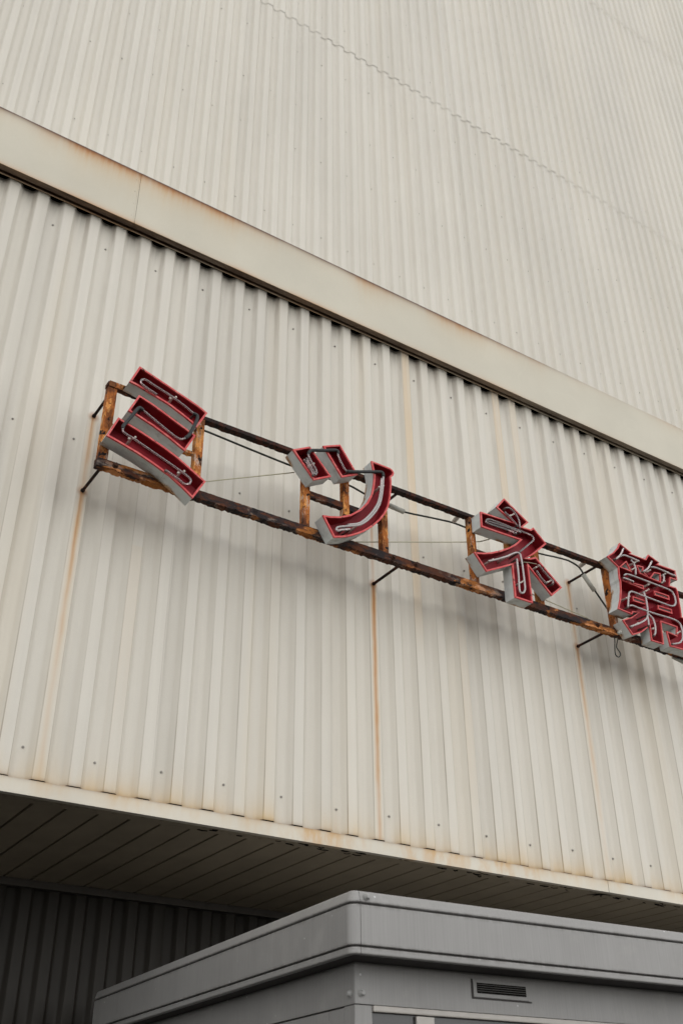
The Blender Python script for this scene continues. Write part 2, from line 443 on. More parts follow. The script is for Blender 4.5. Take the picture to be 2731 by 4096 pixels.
class MB:
    def __init__(self): self.v = []; self.f = []
    def addv(self, vs, fs):
        b = len(self.v); self.v += [tuple(p) for p in vs]; self.f += [tuple(i+b for i in q) for q in fs]
    def box(self, x0, x1, y0, y1, z0, z1, bev=0.0):
        if bev <= 0:
            self.addv([(x0,y0,z0),(x1,y0,z0),(x1,y1,z0),(x0,y1,z0),(x0,y0,z1),(x1,y0,z1),(x1,y1,z1),(x0,y1,z1)],
                      [(0,3,2,1),(4,5,6,7),(0,1,5,4),(1,2,6,5),(2,3,7,6),(3,0,4,7)])
            return
        bm = bmesh.new()
        r = bmesh.ops.create_cube(bm, size=1.0)
        for v in bm.verts:
            v.co = Vector((x0+(v.co.x+.5)*(x1-x0), y0+(v.co.y+.5)*(y1-y0), z0+(v.co.z+.5)*(z1-z0)))
        bmesh.ops.bevel(bm, geom=bm.edges[:], offset=bev, segments=2, affect='EDGES', profile=0.6)
        bm.verts.index_update()
        self.addv([v.co for v in bm.verts], [[v.index for v in f.verts] for f in bm.faces]); bm.free()
    def tube(self, pts, r, n=8, cap=True, r_end=None):
        pts = [Vector(p) for p in pts]
        prev = None; rings = []
        for i, p in enumerate(pts):
            a = pts[max(0, i-1)]; b = pts[min(len(pts)-1, i+1)]
            t = (b-a).normalized()
            if prev is None:
                ref = Vector((0, 0, 1)) if abs(t.z) < .9 else Vector((1, 0, 0))
                nrm = (ref - t*ref.dot(t)).normalized()
            else:
                nrm = (prev - t*prev.dot(t)).normalized()
            prev = nrm; bi = t.cross(nrm)
            rr = r if r_end is None else r + (r_end-r)*i/max(1, len(pts)-1)
            rings.append([p + (nrm*math.cos(2*math.pi*k/n) + bi*math.sin(2*math.pi*k/n))*rr for k in range(n)])
        vs = [q for ring in rings for q in ring]; fs = []
        for i in range(len(rings)-1):
            for k in range(n):
                fs.append((i*n+k, i*n+(k+1) % n, (i+1)*n+(k+1) % n, (i+1)*n+k))
        if cap:
            fs.append(tuple(range(n-1, -1, -1))); fs.append(tuple((len(rings)-1)*n+k for k in range(n)))
        self.addv(vs, fs)
    def ball(self, c, r, n=8, sy=1.0):
        vs = []; fs = []
        c = Vector(c)
        for i in range(1, n//2):
            th = math.pi*i/(n//2)
            for k in range(n):
                vs.append(c + Vector((r*math.sin(th)*math.cos(2*math.pi*k/n), sy*r*math.cos(th), r*math.sin(th)*math.sin(2*math.pi*k/n))))
        top = len(vs); vs.append(c+Vector((0, sy*r, 0))); vs.append(c-Vector((0, sy*r, 0)))
        rows = n//2-1
        for i in range(rows-1):
            for k in range(n): fs.append((i*n+k, i*n+(k+1) % n, (i+1)*n+(k+1) % n, (i+1)*n+k))
        for k in range(n):
            fs.append((top, (k+1) % n, k)); fs.append((top+1, (rows-1)*n+k, (rows-1)*n+(k+1) % n))
        self.addv(vs, fs)
    def build(self, name, mat, parent=None, smooth=False, loc=(0, 0, 0)):
        return mesh_obj(name, self.v, self.f, mat, parent, smooth, loc=loc)

def spline(pts, sub=5):
    pts = [Vector(p) for p in pts]; out = []
    for i in range(len(pts)-1):
        p0 = pts[max(0, i-1)]; p1 = pts[i]; p2 = pts[i+1]; p3 = pts[min(len(pts)-1, i+2)]
        L = (p2-p1).length
        m1 = (p2-p0); m2 = (p3-p1)
        if m1.length > 0: m1 = m1.normalized()*L
        if m2.length > 0: m2 = m2.normalized()*L
        for k in range(sub):
            t = k/sub; t2 = t*t; t3 = t2*t
            out.append(p1*(2*t3-3*t2+1) + m1*(t3-2*t2+t)*0.8 + p2*(-2*t3+3*t2) + m2*(t3-t2)*0.8)
    out.append(pts[-1]); return out

def offset_loop(loop, d):
    """inset (d>0 shrinks a counter-clockwise loop) with mitred corners"""
    n = len(loop); out = []
    for i in range(n):
        a = Vector(loop[i-1]); b = Vector(loop[i]); c = Vector(loop[(i+1) % n])
        e1 = (b-a).normalized(); e2 = (c-b).normalized()
        n1 = Vector((-e1.y, e1.x)); n2 = Vector((-e2.y, e2.x))
        k = n1+n2
        den = max(0.30, k.length_squared/2)
        out.append(tuple(b + k*(d/den)))
    return out
def area(l): return sum(l[i-1][0]*l[i][1]-l[i][0]*l[i-1][1] for i in range(len(l)))/2

# ------------------------------------------------------------------ traced sign outlines, metres in the sign plane (x, z)
LETTERS = {"MI":[[[[1.7127,5.9064],[1.6605,5.7616],[1.7124,5.7539],[1.7986,5.7321],[1.9294,5.6971],[2.0196,5.6598],[2.0944,5.6247],[2.1313,5.5993],[2.1953,5.7397],[2.1327,5.7699],[2.0367,5.8017],[1.9326,5.8354],[1.8188,5.8722]]],[[[1.7314,5.6849],[1.6756,5.5422],[1.7364,5.5274],[1.843,5.4939],[1.9586,5.4465],[2.0222,5.414],[2.0657,5.3929],[2.1276,5.533],[2.0638,5.56],[1.9531,5.6044],[1.8421,5.6499]]],[[[1.6201,5.4636],[1.5639,5.3091],[1.6475,5.2892],[1.765,5.2572],[1.8698,5.2204],[1.9836,5.1735],[2.0692,5.1228],[2.1441,5.0717],[2.2195,5.218],[2.1248,5.2704],[2.0223,5.3279],[1.9135,5.3735],[1.7771,5.4203]]]],"TSU":[[[[2.835,5.7017],[3.0,5.5178],[3.1351,5.594],[2.9653,5.7767]]],[[[3.0724,5.8249],[3.223,5.6226],[3.3513,5.6905],[3.2093,5.8889]]],[[[3.4722,5.852],[3.4801,5.8065],[3.4925,5.7502],[3.4897,5.6975],[3.4814,5.6421],[3.4666,5.5707],[3.4273,5.4888],[3.3707,5.4145],[3.2884,5.3423],[3.2079,5.2991],[3.1288,5.2742],[3.0725,5.2636],[3.1586,5.1233],[3.2151,5.1427],[3.2684,5.165],[3.3446,5.21],[3.4005,5.2498],[3.4721,5.315],[3.5294,5.3801],[3.5756,5.4497],[3.6064,5.5191],[3.6237,5.5971],[3.6354,5.681],[3.6387,5.7437],[3.6357,5.7747],[3.656,5.7951],[3.6635,5.8194],[3.6535,5.8394],[3.6316,5.8492]]]],"NE":[[[[4.7015,5.9704],[4.6134,5.8632],[4.7825,5.7753],[4.4499,5.7643],[4.4457,5.6335],[4.8224,5.6419],[4.7682,5.5877],[4.696,5.5332],[4.6067,5.4804],[4.52,5.4369],[4.4359,5.4057],[4.3541,5.3864],[4.4562,5.2597],[4.5795,5.323],[4.7111,5.3927],[4.7072,5.1222],[4.8738,5.1223],[4.8746,5.4313],[5.0792,5.2405],[5.1946,5.3416],[4.9601,5.5334],[4.8988,5.5045],[4.8445,5.4876],[4.9332,5.5458],[5.0106,5.6162],[5.0901,5.6924],[4.9734,5.7986],[4.9434,5.7714],[4.8578,5.7662],[4.9273,5.8307]]]],"KAN":[[[[5.9344,5.9688],[5.9008,5.9129],[5.8401,5.8505],[5.7593,5.791],[5.8701,5.7244],[5.8603,5.6161],[5.8657,5.5934],[5.8524,5.51],[5.8277,5.421],[5.7873,5.3289],[5.937,5.3196],[5.9463,5.3423],[6.0229,5.3599],[5.9216,5.2886],[5.8181,5.2374],[5.9042,5.1336],[6.0079,5.1817],[6.1225,5.2685],[6.1133,5.1394],[6.2495,5.1408],[6.2675,5.3444],[6.4504,5.345],[6.4284,5.2606],[6.3157,5.272],[6.3273,5.1438],[6.4784,5.1516],[6.6166,5.1556],[6.6751,5.3001],[6.6649,5.4296],[6.5394,5.459],[6.5487,5.5461],[6.5535,5.7049],[6.5417,5.7304],[6.4649,5.7262],[6.4929,5.8107],[6.5773,5.8137],[6.578,5.9061],[6.368,5.9014],[6.3878,5.9259],[6.2689,5.9644],[6.2231,5.9046],[6.0392,5.9021],[6.0605,5.9182]],[[5.8965,5.7353],[6.0109,5.7329],[5.9758,5.8051]],[[6.1023,5.8072],[6.1224,5.7472],[6.2228,5.7306],[6.1556,5.7679],[6.1659,5.8129]],[[6.2421,5.7363],[6.3539,5.732],[6.369,5.8117],[6.3027,5.8013]],[[5.8842,5.6079],[6.124,5.6037],[6.1239,5.6262]],[[6.2596,5.6147],[6.2619,5.5871],[6.4211,5.5899],[6.421,5.6182]],[[5.9856,5.4848],[5.9861,5.4561],[6.1191,5.4617],[6.1163,5.4872]],[[6.2709,5.4846],[6.2714,5.4611],[6.4215,5.4633],[6.4234,5.4918]]]]}
TUBES = {"MI":[["glass",[[1.8402,5.7281],[1.7913,5.7436],[1.7424,5.7618],[1.7274,5.7771],[1.7304,5.7965],[1.751,5.8098],[1.8066,5.7944],[1.9491,5.7525],[2.0334,5.7185],[2.1017,5.6841]]],["sleeve",[[2.0952,5.6867],[2.12,5.6832],[2.1252,5.6614],[2.1118,5.6063],[2.095,5.5543],[2.0794,5.511],[2.0563,5.4785]]],["glass",[[2.0563,5.4785],[2.0339,5.4599],[2.007,5.4569],[1.9687,5.4702],[1.8808,5.5132],[1.7549,5.5765]]],["sleeve",[[1.7652,5.5731],[1.7411,5.5822],[1.7238,5.5594],[1.6949,5.4936],[1.6529,5.407],[1.652,5.3872]]],["glass",[[1.652,5.3872],[1.6559,5.3664],[1.6764,5.3542],[1.721,5.3429],[1.8861,5.283],[2.0503,5.2223],[2.1008,5.198],[2.1171,5.1819],[2.1075,5.1546],[2.0761,5.1413],[2.0372,5.1599],[1.9534,5.1945]]]],"TSU":[["glass",[[2.9446,5.7007],[2.9505,5.6813],[2.9792,5.6334],[3.0077,5.5973],[3.0128,5.5759],[3.0043,5.5534],[2.9949,5.5557],[2.9929,5.5724],[2.9625,5.6115],[2.9369,5.6603]]],["glass",[[2.9098,5.6402],[2.9267,5.6349],[2.9458,5.6051],[2.9723,5.5724],[2.9868,5.5449]]],["sleeve",[[2.9465,5.7015],[2.9575,5.7275],[2.9744,5.7428],[3.0697,5.7792],[3.1609,5.8169],[3.1816,5.8168],[3.1854,5.7961]]],["glass",[[3.1803,5.7981],[3.1918,5.7623],[3.2246,5.7066],[3.2438,5.68],[3.2653,5.6733]]],["sleeve",[[3.2557,5.6749],[3.3189,5.6962],[3.4233,5.7344],[3.5256,5.7718],[3.5559,5.7749],[3.5614,5.7444]]],["milky",[[3.5616,5.7485],[3.5558,5.6776],[3.5449,5.5937],[3.5208,5.4984],[3.4736,5.4107],[3.4095,5.3277],[3.3503,5.2753],[3.2581,5.2349],[3.1825,5.2024],[3.1675,5.1848],[3.1749,5.1726],[3.2049,5.1884],[3.273,5.2161]]],["milky",[[3.546,5.7225],[3.541,5.6722],[3.5302,5.5884],[3.5065,5.5013],[3.4595,5.4151],[3.3996,5.3365],[3.3475,5.2872],[3.2582,5.2446]]]],"NE":[["glass",[[4.8206,5.7341],[4.8208,5.7938],[4.8104,5.8247],[4.7752,5.8713],[4.7323,5.8876],[4.6997,5.8772]]],["glass",[[4.6806,5.8362],[4.7357,5.7994],[4.7962,5.7515]]],["glass",[[4.7725,5.6776],[4.6646,5.6782],[4.4978,5.6728],[4.4835,5.6847],[4.4938,5.704],[4.5206,5.7147],[4.6131,5.7157],[4.7439,5.7129],[4.9056,5.7111],[4.9429,5.702],[4.9456,5.6732],[4.8712,5.5988],[4.7845,5.515]]],["glass",[[4.4997,5.691],[4.6672,5.7001],[4.8182,5.701]]],["milky",[[4.4716,5.3432],[4.5379,5.3756],[4.6546,5.44],[4.75,5.5008],[4.7875,5.5019],[4.798,5.4601],[4.802,5.3638],[4.8032,5.268],[4.7997,5.2076],[4.7784,5.1723],[4.7503,5.1674],[4.7441,5.2033],[4.7513,5.3085],[4.7523,5.4459]]],["glass",[[4.9565,5.4596],[4.9877,5.4444],[5.0514,5.3898],[5.0952,5.3619],[5.0892,5.3357]]],["glass",[[4.9392,5.4052],[4.9789,5.352],[5.0223,5.3243]]],["wire",[[4.8124,5.4416],[4.8803,5.4576],[4.953,5.4684]]]],"KAN":[["milky",[[5.8913,5.626],[5.9479,5.6288],[6.0035,5.6256]]],["milky",[[5.9053,5.6511],[5.9265,5.6694],[5.9585,5.6776],[6.09,5.6793],[6.2671,5.6767],[6.4293,5.6738],[6.4747,5.6546],[6.4854,5.5793],[6.4582,5.5377],[6.408,5.5188],[6.2293,5.5199],[6.0543,5.5225],[5.9636,5.5235],[5.928,5.4981],[5.9014,5.4154],[5.8851,5.3601]]],["milky",[[5.9018,5.3782],[5.9388,5.3919],[6.024,5.3897],[6.1978,5.3896],[6.4219,5.3972],[6.4801,5.3782],[6.4945,5.3235],[6.4769,5.2438],[6.4318,5.195],[6.3432,5.1611]]],["milky",[[6.1073,5.5634],[6.1199,5.5044],[6.1161,5.4137],[6.1071,5.3567]]],["milky",[[6.1107,5.3611],[6.0793,5.3119],[5.9926,5.2518],[5.8777,5.1914]]],["milky",[[6.1172,5.3628],[6.1551,5.3391],[6.17,5.2923],[6.1619,5.2229],[6.1377,5.1832]]],["milky",[[6.0989,5.3477],[6.1,5.3006],[6.0953,5.259]]],["milky",[[5.9535,5.9171],[5.908,5.8472],[5.8428,5.784]]],["milky",[[5.9196,5.84],[5.9531,5.854],[6.0234,5.8543],[6.1156,5.8503]]],["milky",[[6.023,5.8325],[6.0515,5.8017],[6.0601,5.7614],[6.0473,5.7006]]],["milky",[[6.2793,5.8971],[6.2197,5.8169],[6.1481,5.7593]]],["milky",[[6.2559,5.8366],[6.3083,5.8475],[6.3903,5.8467],[6.49,5.8401],[6.5463,5.8422]]],["milky",[[6.3944,5.8079],[6.3955,5.7755],[6.375,5.7297]]]]}
INSUL = {"MI":[[1.9491,5.7525],[1.7175,5.3447],[2.0503,5.2216]],"TSU":[[2.9718,5.6267],[3.5421,5.6566],[3.341,5.2722]],"NE":[[4.7545,5.8358],[4.6694,5.4487],[4.5003,5.36],[4.7797,5.2651],[4.9596,5.4482],[5.0599,5.3516]],"KAN":[[6.2017,5.6646],[6.1579,5.592],[5.9109,5.459],[5.8892,5.8198],[6.0804,5.8322],[6.0365,5.7542],[6.2229,5.7926],[6.443,5.837],[6.3809,5.7351],[5.9548,5.235],[6.1567,5.2551],[6.4481,5.2908]]}
WIRES = {"black":[[2.2878,5.787],[2.3491,5.7849],[2.634,5.7691],[2.9531,5.7555],[3.173,5.7574],[3.4461,5.7646],[3.5641,5.7414],[3.6618,5.7287],[3.7871,5.7165],[3.9143,5.7064],[4.1122,5.7326],[4.2299,5.7494],[4.3687,5.7662],[4.4914,5.7648],[4.7387,5.7542],[5.0428,5.7499],[5.2378,5.7685],[5.5469,5.8027],[5.6694,5.7777],[5.7208,5.7174],[5.8145,5.6065],[5.9398,5.4596],[5.9917,5.4241]],"cord1":[[2.3005,5.3499],[2.3487,5.3741],[2.6347,5.5121],[2.9508,5.6642]],"cord2":[[3.4508,5.2723],[3.8295,5.3941],[4.1709,5.5028],[4.4467,5.5926],[4.5708,5.6347],[4.6067,5.6528],[4.6717,5.6893],[4.7272,5.7228]],"cord3":[[5.0152,5.33],[5.0625,5.3264],[5.1966,5.315],[5.3685,5.3005],[5.6315,5.2769]],"loop":[[5.8863,5.1923],[5.8819,5.138],[5.8704,5.0824],[5.8655,5.0223],[5.8899,5.0075],[5.9196,5.0291],[5.922,5.0526],[5.8916,5.0877],[5.9029,5.1302],[5.9266,5.1827]],"pipe":[[6.5465,5.1684],[6.6678,5.1515],[6.7317,5.143]],"sleeves":[[[3.7871,5.7165],[3.9143,5.7064]],[[5.7082,5.7185],[5.8121,5.597]]],"standoff":[[4.3687,5.7662],[5.6678,5.7782]],"knob":[[5.8426,5.1691]]}
# ------------------------------------------------------------------ ground
gnd = mesh_obj('ground', [(-300, -300, 0), (300, -300, 0), (300, 300, 0), (-300, 300, 0)], [(0, 1, 2, 3)], M['ground'])
gnd['kind'] = 'structure'; gnd['label'] = 'dark asphalt yard in front of the building'

# ------------------------------------------------------------------ building
bld = thing('industrial_building', 'tall cream building clad in ribbed metal sheets with a projecting canopy front', 'building', (0, 7.6, 0))
BO = Vector((0, -7.6, 0))
def bpart(name, mb_or, mat, parent=bld, smooth=False):
    off = BO if parent is bld else Vector((0, 0, 0))
    return mb_or.build(name, mat, parent, smooth, loc=off)

def profile(p, crown, flank, depth, ribs, r1=0.004, r2=0.012, lip=0.0155):
    """section of one ribbed sheet as (x, y) from a lap to the next; y grows into the wall"""
    raw = [(-crown*0.85, 0.003), (0.0, 0.003)]
    corners = []
    fl = p - crown - 2*flank
    for j in range(ribs):
        x = j*p
        corners += [((x if j else 0.0), 0.0 if j else 0.003, r1), (x+flank, depth, r2), (x+flank+fl, depth, r2), (x+2*flank+fl, 0.0 if j < ribs-1 else -0.0015, r1)]
    corners.append((ribs*p+0.0005, -0.0015, 0.0))
    corners.append((ribs*p+0.0025, 0.0, 0.0))
    corners.append((ribs*p+lip-0.003, -0.001, 0.0))
    corners.append((ribs*p+lip, 0.006, 0.0))
    pts = [(-crown*0.85, 0.003)]
    allc = [(-crown*0.85, 0.003, 0)] + corners
    for i in range(1, len(allc)):
        x, y, r = allc[i]
        if r == 0 or i == len(allc)-1:
            pts.append((x, y)); continue
        a = Vector(allc[i-1][:2]); b = Vector((x, y)); c = Vector(allc[i+1][:2])
        d1 = (a-b).normalized(); d2 = (c-b).normalized()
        q1 = b+d1*r; q2 = b+d2*r
        mid = (q1+q2+2*b)/4
        pts += [tuple(q1), tuple(mid), tuple(q2)]
    return pts

def sheet_mesh(name, prof, z0, z1, mat, low_out=0.0):
    """a ribbed sheet standing from z0 to z1; low_out pushes its lower edge outwards over the sheet below"""
    zs = [z0, z0+0.25, z1] if low_out else [z0, z1]
    vs = []; fs = []
    n = len(prof)
    for i, z in enumerate(zs):
        for x, y in prof:
            vs.append((x, y-(low_out if i == 0 else (low_out*0.5 if i == 1 and low_out else 0)), z))
    for i in range(len(zs)-1):
        for k in range(n-1):
            fs.append((i*n+k, i*n+k+1, (i+1)*n+k+1, (i+1)*n+k))
    me = bpy.data.meshes.new(name)
    me.from_pydata(vs, [], fs)
    me.polygons.foreach_set('use_smooth', [True]*len(me.polygons))
    me.materials.append(mat); me.update()
    return me

# --- canopy wall behind the sign
mb = MB(); mb.box(-2.0, 14.0, 5.56, 5.66, 1.72+GZ, 1.20*D+GZ)
canopy = bpart('canopy_wall', mb, M['void'])
prof_c = profile(PITCHX, 0.0132*D, 0.0056*D, 0.0076*D, 6, 0.004, 0.014)
me_c = sheet_mesh('cladding_sheet', prof_c, Z_LOW+0.003, Z_TOP+0.014, M['wall'])
for k in range(-3, 8):
    o = mesh_obj('cladding_sheet', None, None, None, canopy, me=me_c, loc=(X0-0.003*D+k*6*PITCHX, D+random.uniform(-.001, .001), random.uniform(-.001, .003)))
    o.rotation_euler = (0, R(random.uniform(-.03, .03)), R(random.uniform(-.05, .05)))
# screws in every second trough
scr = MB(); scr.tube([(0, 0.0, 0), (0, -0.003, 0)], 0.0085, 10); scr.tube([(0, -0.003, 0), (0, -0.008, 0)], 0.0058, 6); scr.ball((0, -0.008, 0), 0.0042, 6)
me_s = None
for row in (1.0645, 0.7443, 0.362):
    for k in range(-2, 17):
        x = (0.2837 + 0.0740*k)*D
        if me_s is None:
            o = scr.build('screw', M['screw'], canopy); me_s = o.data
        else:
            o = mesh_obj('screw', None, None, None, canopy, me=me_s)
        o.location = (x + random.uniform(-.006, .006), D+0.0076*D, row*D+GZ + random.uniform(-.014, .014))
        o.rotation_euler = (0, random.uniform(0, 1), 0)

# --- coping along the canopy top, in folded lengths
def sweep_x(prof, x0, x1):
    n = len(prof); vs = [(x0, y, z) for y, z in prof] + [(x1, y, z) for y, z in prof]
    fs = [(k, (k+1) % n, n+(k+1) % n, n+k) for k in range(n)] + [tuple(range(n-1, -1, -1)), tuple(range(n, 2*n))]
    m = MB(); m.addv(vs, fs); return m
t = 0.002
cz0, cz1, cy = COP_Z0, COP_Z1, COP_Y
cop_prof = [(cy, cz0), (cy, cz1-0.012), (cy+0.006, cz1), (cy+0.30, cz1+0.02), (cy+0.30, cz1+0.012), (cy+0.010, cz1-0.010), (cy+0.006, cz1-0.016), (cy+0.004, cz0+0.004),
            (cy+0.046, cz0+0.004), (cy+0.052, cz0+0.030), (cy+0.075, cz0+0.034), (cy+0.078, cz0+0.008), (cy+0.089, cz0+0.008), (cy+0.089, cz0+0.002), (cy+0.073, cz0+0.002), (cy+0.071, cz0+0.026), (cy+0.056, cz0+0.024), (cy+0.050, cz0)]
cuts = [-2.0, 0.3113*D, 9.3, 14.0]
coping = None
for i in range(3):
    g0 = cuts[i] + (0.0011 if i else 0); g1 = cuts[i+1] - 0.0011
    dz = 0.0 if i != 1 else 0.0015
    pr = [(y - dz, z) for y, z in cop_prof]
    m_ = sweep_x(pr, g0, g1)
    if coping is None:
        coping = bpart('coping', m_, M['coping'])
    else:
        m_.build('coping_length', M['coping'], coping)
m_ = MB(); m_.box(-2, 14, cy+0.02, cy+0.10, cz0+0.05, cz1-0.03)
m_.build('coping_core', M['void'], coping)
# lap strip at the coping joint, with rivets
m_ = MB(); m_.box(0.3113*D-0.012, 0.3113*D-0.0022, cy-0.0022, cy+0.0002, cz0+0.006, cz1-0.02); m_.build('joint_strip', M['coping'], coping)
for z in (cz0+0.07, cz0+0.20, cz0+0.33, cz0+0.46):
    m_ = MB(); m_.ball((0.3113*D-0.030, cy-0.001, z), 0.0045, 6, 0.5); m_.build('rivet', M['coping'], coping)
# canopy roof from the coping back to the tall wall
m_ = MB(); m_.addv([(-2, cy+0.28, cz1+0.004), (14, cy+0.28, cz1+0.004), (14, 7.66, cz1+0.14), (-2, 7.66, cz1+0.14), (-2, cy+0.28, cz1-0.04), (14, cy+0.28, cz1-0.04), (14, 7.66, cz1+0.10), (-2, 7.66, cz1+0.10)],
                  [(0, 1, 2, 3), (7, 6, 5, 4), (0, 4, 5, 1), (1, 5, 6, 2), (2, 6, 7, 3), (3, 7, 4, 0)])
bpart('canopy_roof', m_, M['wall_up'])

# --- bottom flashing
fz0, fz1, fy = 0.3145*D+GZ, Z_LOW-0.002, D-0.006
fl_prof = [(fy, fz0), (fy, fz1-0.004), (fy+0.004, fz1), (fy+0.09, fz1+0.004), (fy+0.09, fz1-0.004), (fy+0.008, fz1-0.008), (fy+0.006, fz0+0.006), (fy+0.04, fz0+0.006), (fy+0.04, fz0)]
flash = None
cuts = [-2.0, 1.0726*D, 14.0]
for i in range(2):
    m_ = sweep_x([(y - 0.0015*i, z) for y, z in fl_prof], cuts[i]+0.002*i, cuts[i+1]-0.002)
    if flash is None: flash = bpart('bottom_flashing', m_, M['flash'])
    else: m_.build('flashing_length', M['flash'], flash)

# --- soffit: edge strip, backing, planks with open joints
Y_IN = 1.335*D
m_ = MB(); m_.box(-2, 14, D+0.03, Y_IN+0.3, fz0+0.045, fz0+0.075)
soffit = bpart('soffit', m_, M['void'])
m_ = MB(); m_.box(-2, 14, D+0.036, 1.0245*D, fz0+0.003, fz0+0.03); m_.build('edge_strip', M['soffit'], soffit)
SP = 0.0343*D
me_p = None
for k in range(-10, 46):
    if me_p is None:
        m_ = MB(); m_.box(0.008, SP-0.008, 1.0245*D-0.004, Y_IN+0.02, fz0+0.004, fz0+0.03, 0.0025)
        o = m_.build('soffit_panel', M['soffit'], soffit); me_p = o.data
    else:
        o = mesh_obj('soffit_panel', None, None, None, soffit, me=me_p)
    o.location = (0.3750*D + k*SP, 0, random.uniform(-.0008, .0008))
m_ = MB(); m_.box(-2, 14, Y_IN-0.05, Y_IN-0.002, fz0-0.045, fz0+0.002)
M['trim_dk'] = mat_plain('trim_dark', (0.075, 0.066, 0.055), 0.6, 0.3, 0.15, 8)
m_.build('corner_trim', M['trim_dk'], soffit)
# cobwebbed dirt hanging on the soffit edge
m_ = MB()
for i in range(46):
    x = random.uniform(2.6, 6.6); y = random.uniform(1.006, 1.022)*D
    L = random.uniform(.02, .08)
    m_.tube([(x, y, fz0+.001), (x+L*.5, y+random.uniform(-.01, .01), fz0-.002), (x+L, y+random.uniform(-.012, .012), fz0+.001)], random.uniform(.002, .004), 5)
c0 = Vector((5.78, 1.012*D, fz0))
for k in range(7):
    m_.tube([c0, c0+Vector((random.uniform(-.10, .12), random.uniform(-.02, .07), -.003))], .0045, 5, True, .0015)
o = m_.build('cobweb_dirt', M['void'], soffit); o['kind'] = 'stuff'

# --- recessed wall under the canopy
m_ = MB(); m_.box(-2, 14, Y_IN+0.10, Y_IN+0.2, 0.0, fz0)
rec = bpart('recessed_wall', m_, M['void'])
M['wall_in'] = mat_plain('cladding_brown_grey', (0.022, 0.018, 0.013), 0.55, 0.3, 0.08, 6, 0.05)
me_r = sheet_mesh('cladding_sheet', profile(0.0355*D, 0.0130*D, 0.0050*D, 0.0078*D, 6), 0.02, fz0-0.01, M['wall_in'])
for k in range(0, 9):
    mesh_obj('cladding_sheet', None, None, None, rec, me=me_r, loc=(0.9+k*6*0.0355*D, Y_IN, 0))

# --- tall upper wall
UY = 1.4127*D; UP = 0.03662*D; UX = 0.2169*D
m_ = MB(); m_.box(-3, 20, UY+0.10, UY+0.3, 0.0, 31.0)
up = bpart('upper_wall', m_, M['void'])
prof_u = profile(UP, 0.0138*D, 0.0056*D, 0.0075*D, 6, 0.006, 0.013, 0.008)
rows = [(1.15*D+GZ, 2.60*D+GZ, 0.0), (2.578*D+GZ, 3.84*D+GZ, 0.0032), (3.8126*D+GZ, 5.35*D+GZ, 0.0032)]
for i, (z0, z1, lo) in enumerate(rows):
    me_u = sheet_mesh('cladding_sheet', prof_u, z0, z1, M['wall_up'], lo)
    for k in range(-4, 15):
        xl = UX + k*6*UP
        if i == 0 and xl > 12.5: continue
        o = mesh_obj('cladding_sheet', None, None, None, up, me=me_u, loc=(xl, UY-0.0025*i+random.uniform(-.0008, .0008), random.uniform(-.008, .008)))
        o.rotation_euler = (0, 0, R(random.uniform(-.12, .12)))
m_ = MB()
ZR = [1.2826, 1.4672, 1.5853]
zr = [z*1.4127*D+GZ for z in ZR]
z = zr[-1]
while z < 28:
    z += 0.152*1.4127*D; zr.append(z)
for z in zr:
    for k in range(-8, 50):
        x = (0.1052 + 0.0521*k)*1.4127*D
        y = UY+0.0075*D
        m_.tube([(x+random.uniform(-.01, .01), y, z+random.uniform(-.015, .015)), (x, y-0.006, z)], 0.0065, 6)
M['screw_up'] = mat_plain('screw_painted', (0.42, 0.40, 0.35), 0.5, 0.4, 0.2, 2)
o = m_.build('sheet_screws', M['screw_up'], up); o['kind'] = 'stuff'

# ------------------------------------------------------------------ sign frame
FB = 0.9345*D; FF = 0.9248*D           # back and front of the steel
frame = thing('sign_frame', 'rusted steel ladder frame holding the sign letters off the wall', 'sign frame', (0.30*D, FB, 0.66*D+GZ))
FO = -Vector(frame.location)

def bar(p0, p1, w, h, axis, jit=0.0, step=0.012, seed=0):
    """rectangular bar along x or z (w across y, h across the other axis) with corroded, uneven edges"""
    p0 = Vector(p0); p1 = Vector(p1); L = (p1-p0).length; n = max(2, int(L/step)); t = (p1-p0)/L
    m = MB(); rings = []
    for i in range(n+1):
        c = p0 + (p1-p0)*(i/n)
        ring = []
        for q, (a, b) in enumerate(((-1, -1), (1, -1), (1, 1), (-1, 1))):
            s = c*26 + Vector((seed*7.3, q*11.1, 0))
            ja = mnoise.noise(s)*jit; jb = mnoise.noise(s*2.2 + Vector((5, 5, 5)))*jit
            if axis == 'x':
                low = 1.9 if b < 0 else 0.45
                ring.append(c + Vector((0, a*w/2 + ja*0.35, b*h/2 + (jb+ja*0.6)*low)))
            else:
                ring.append(c + Vector((b*h/2 + ja*0.4, a*w/2 + jb*0.3, 0)))
        rings.append(ring)
    vs = [v for r in rings for v in r]; fs = []
    for i in range(n):
        for k in range(4): fs.append((i*4+k, i*4+(k+1) % 4, (i+1)*4+(k+1) % 4, (i+1)*4+k))
    fs += [(3, 2, 1, 0), tuple(n*4+k for k in range(4))]
    m.addv(vs, fs); return m

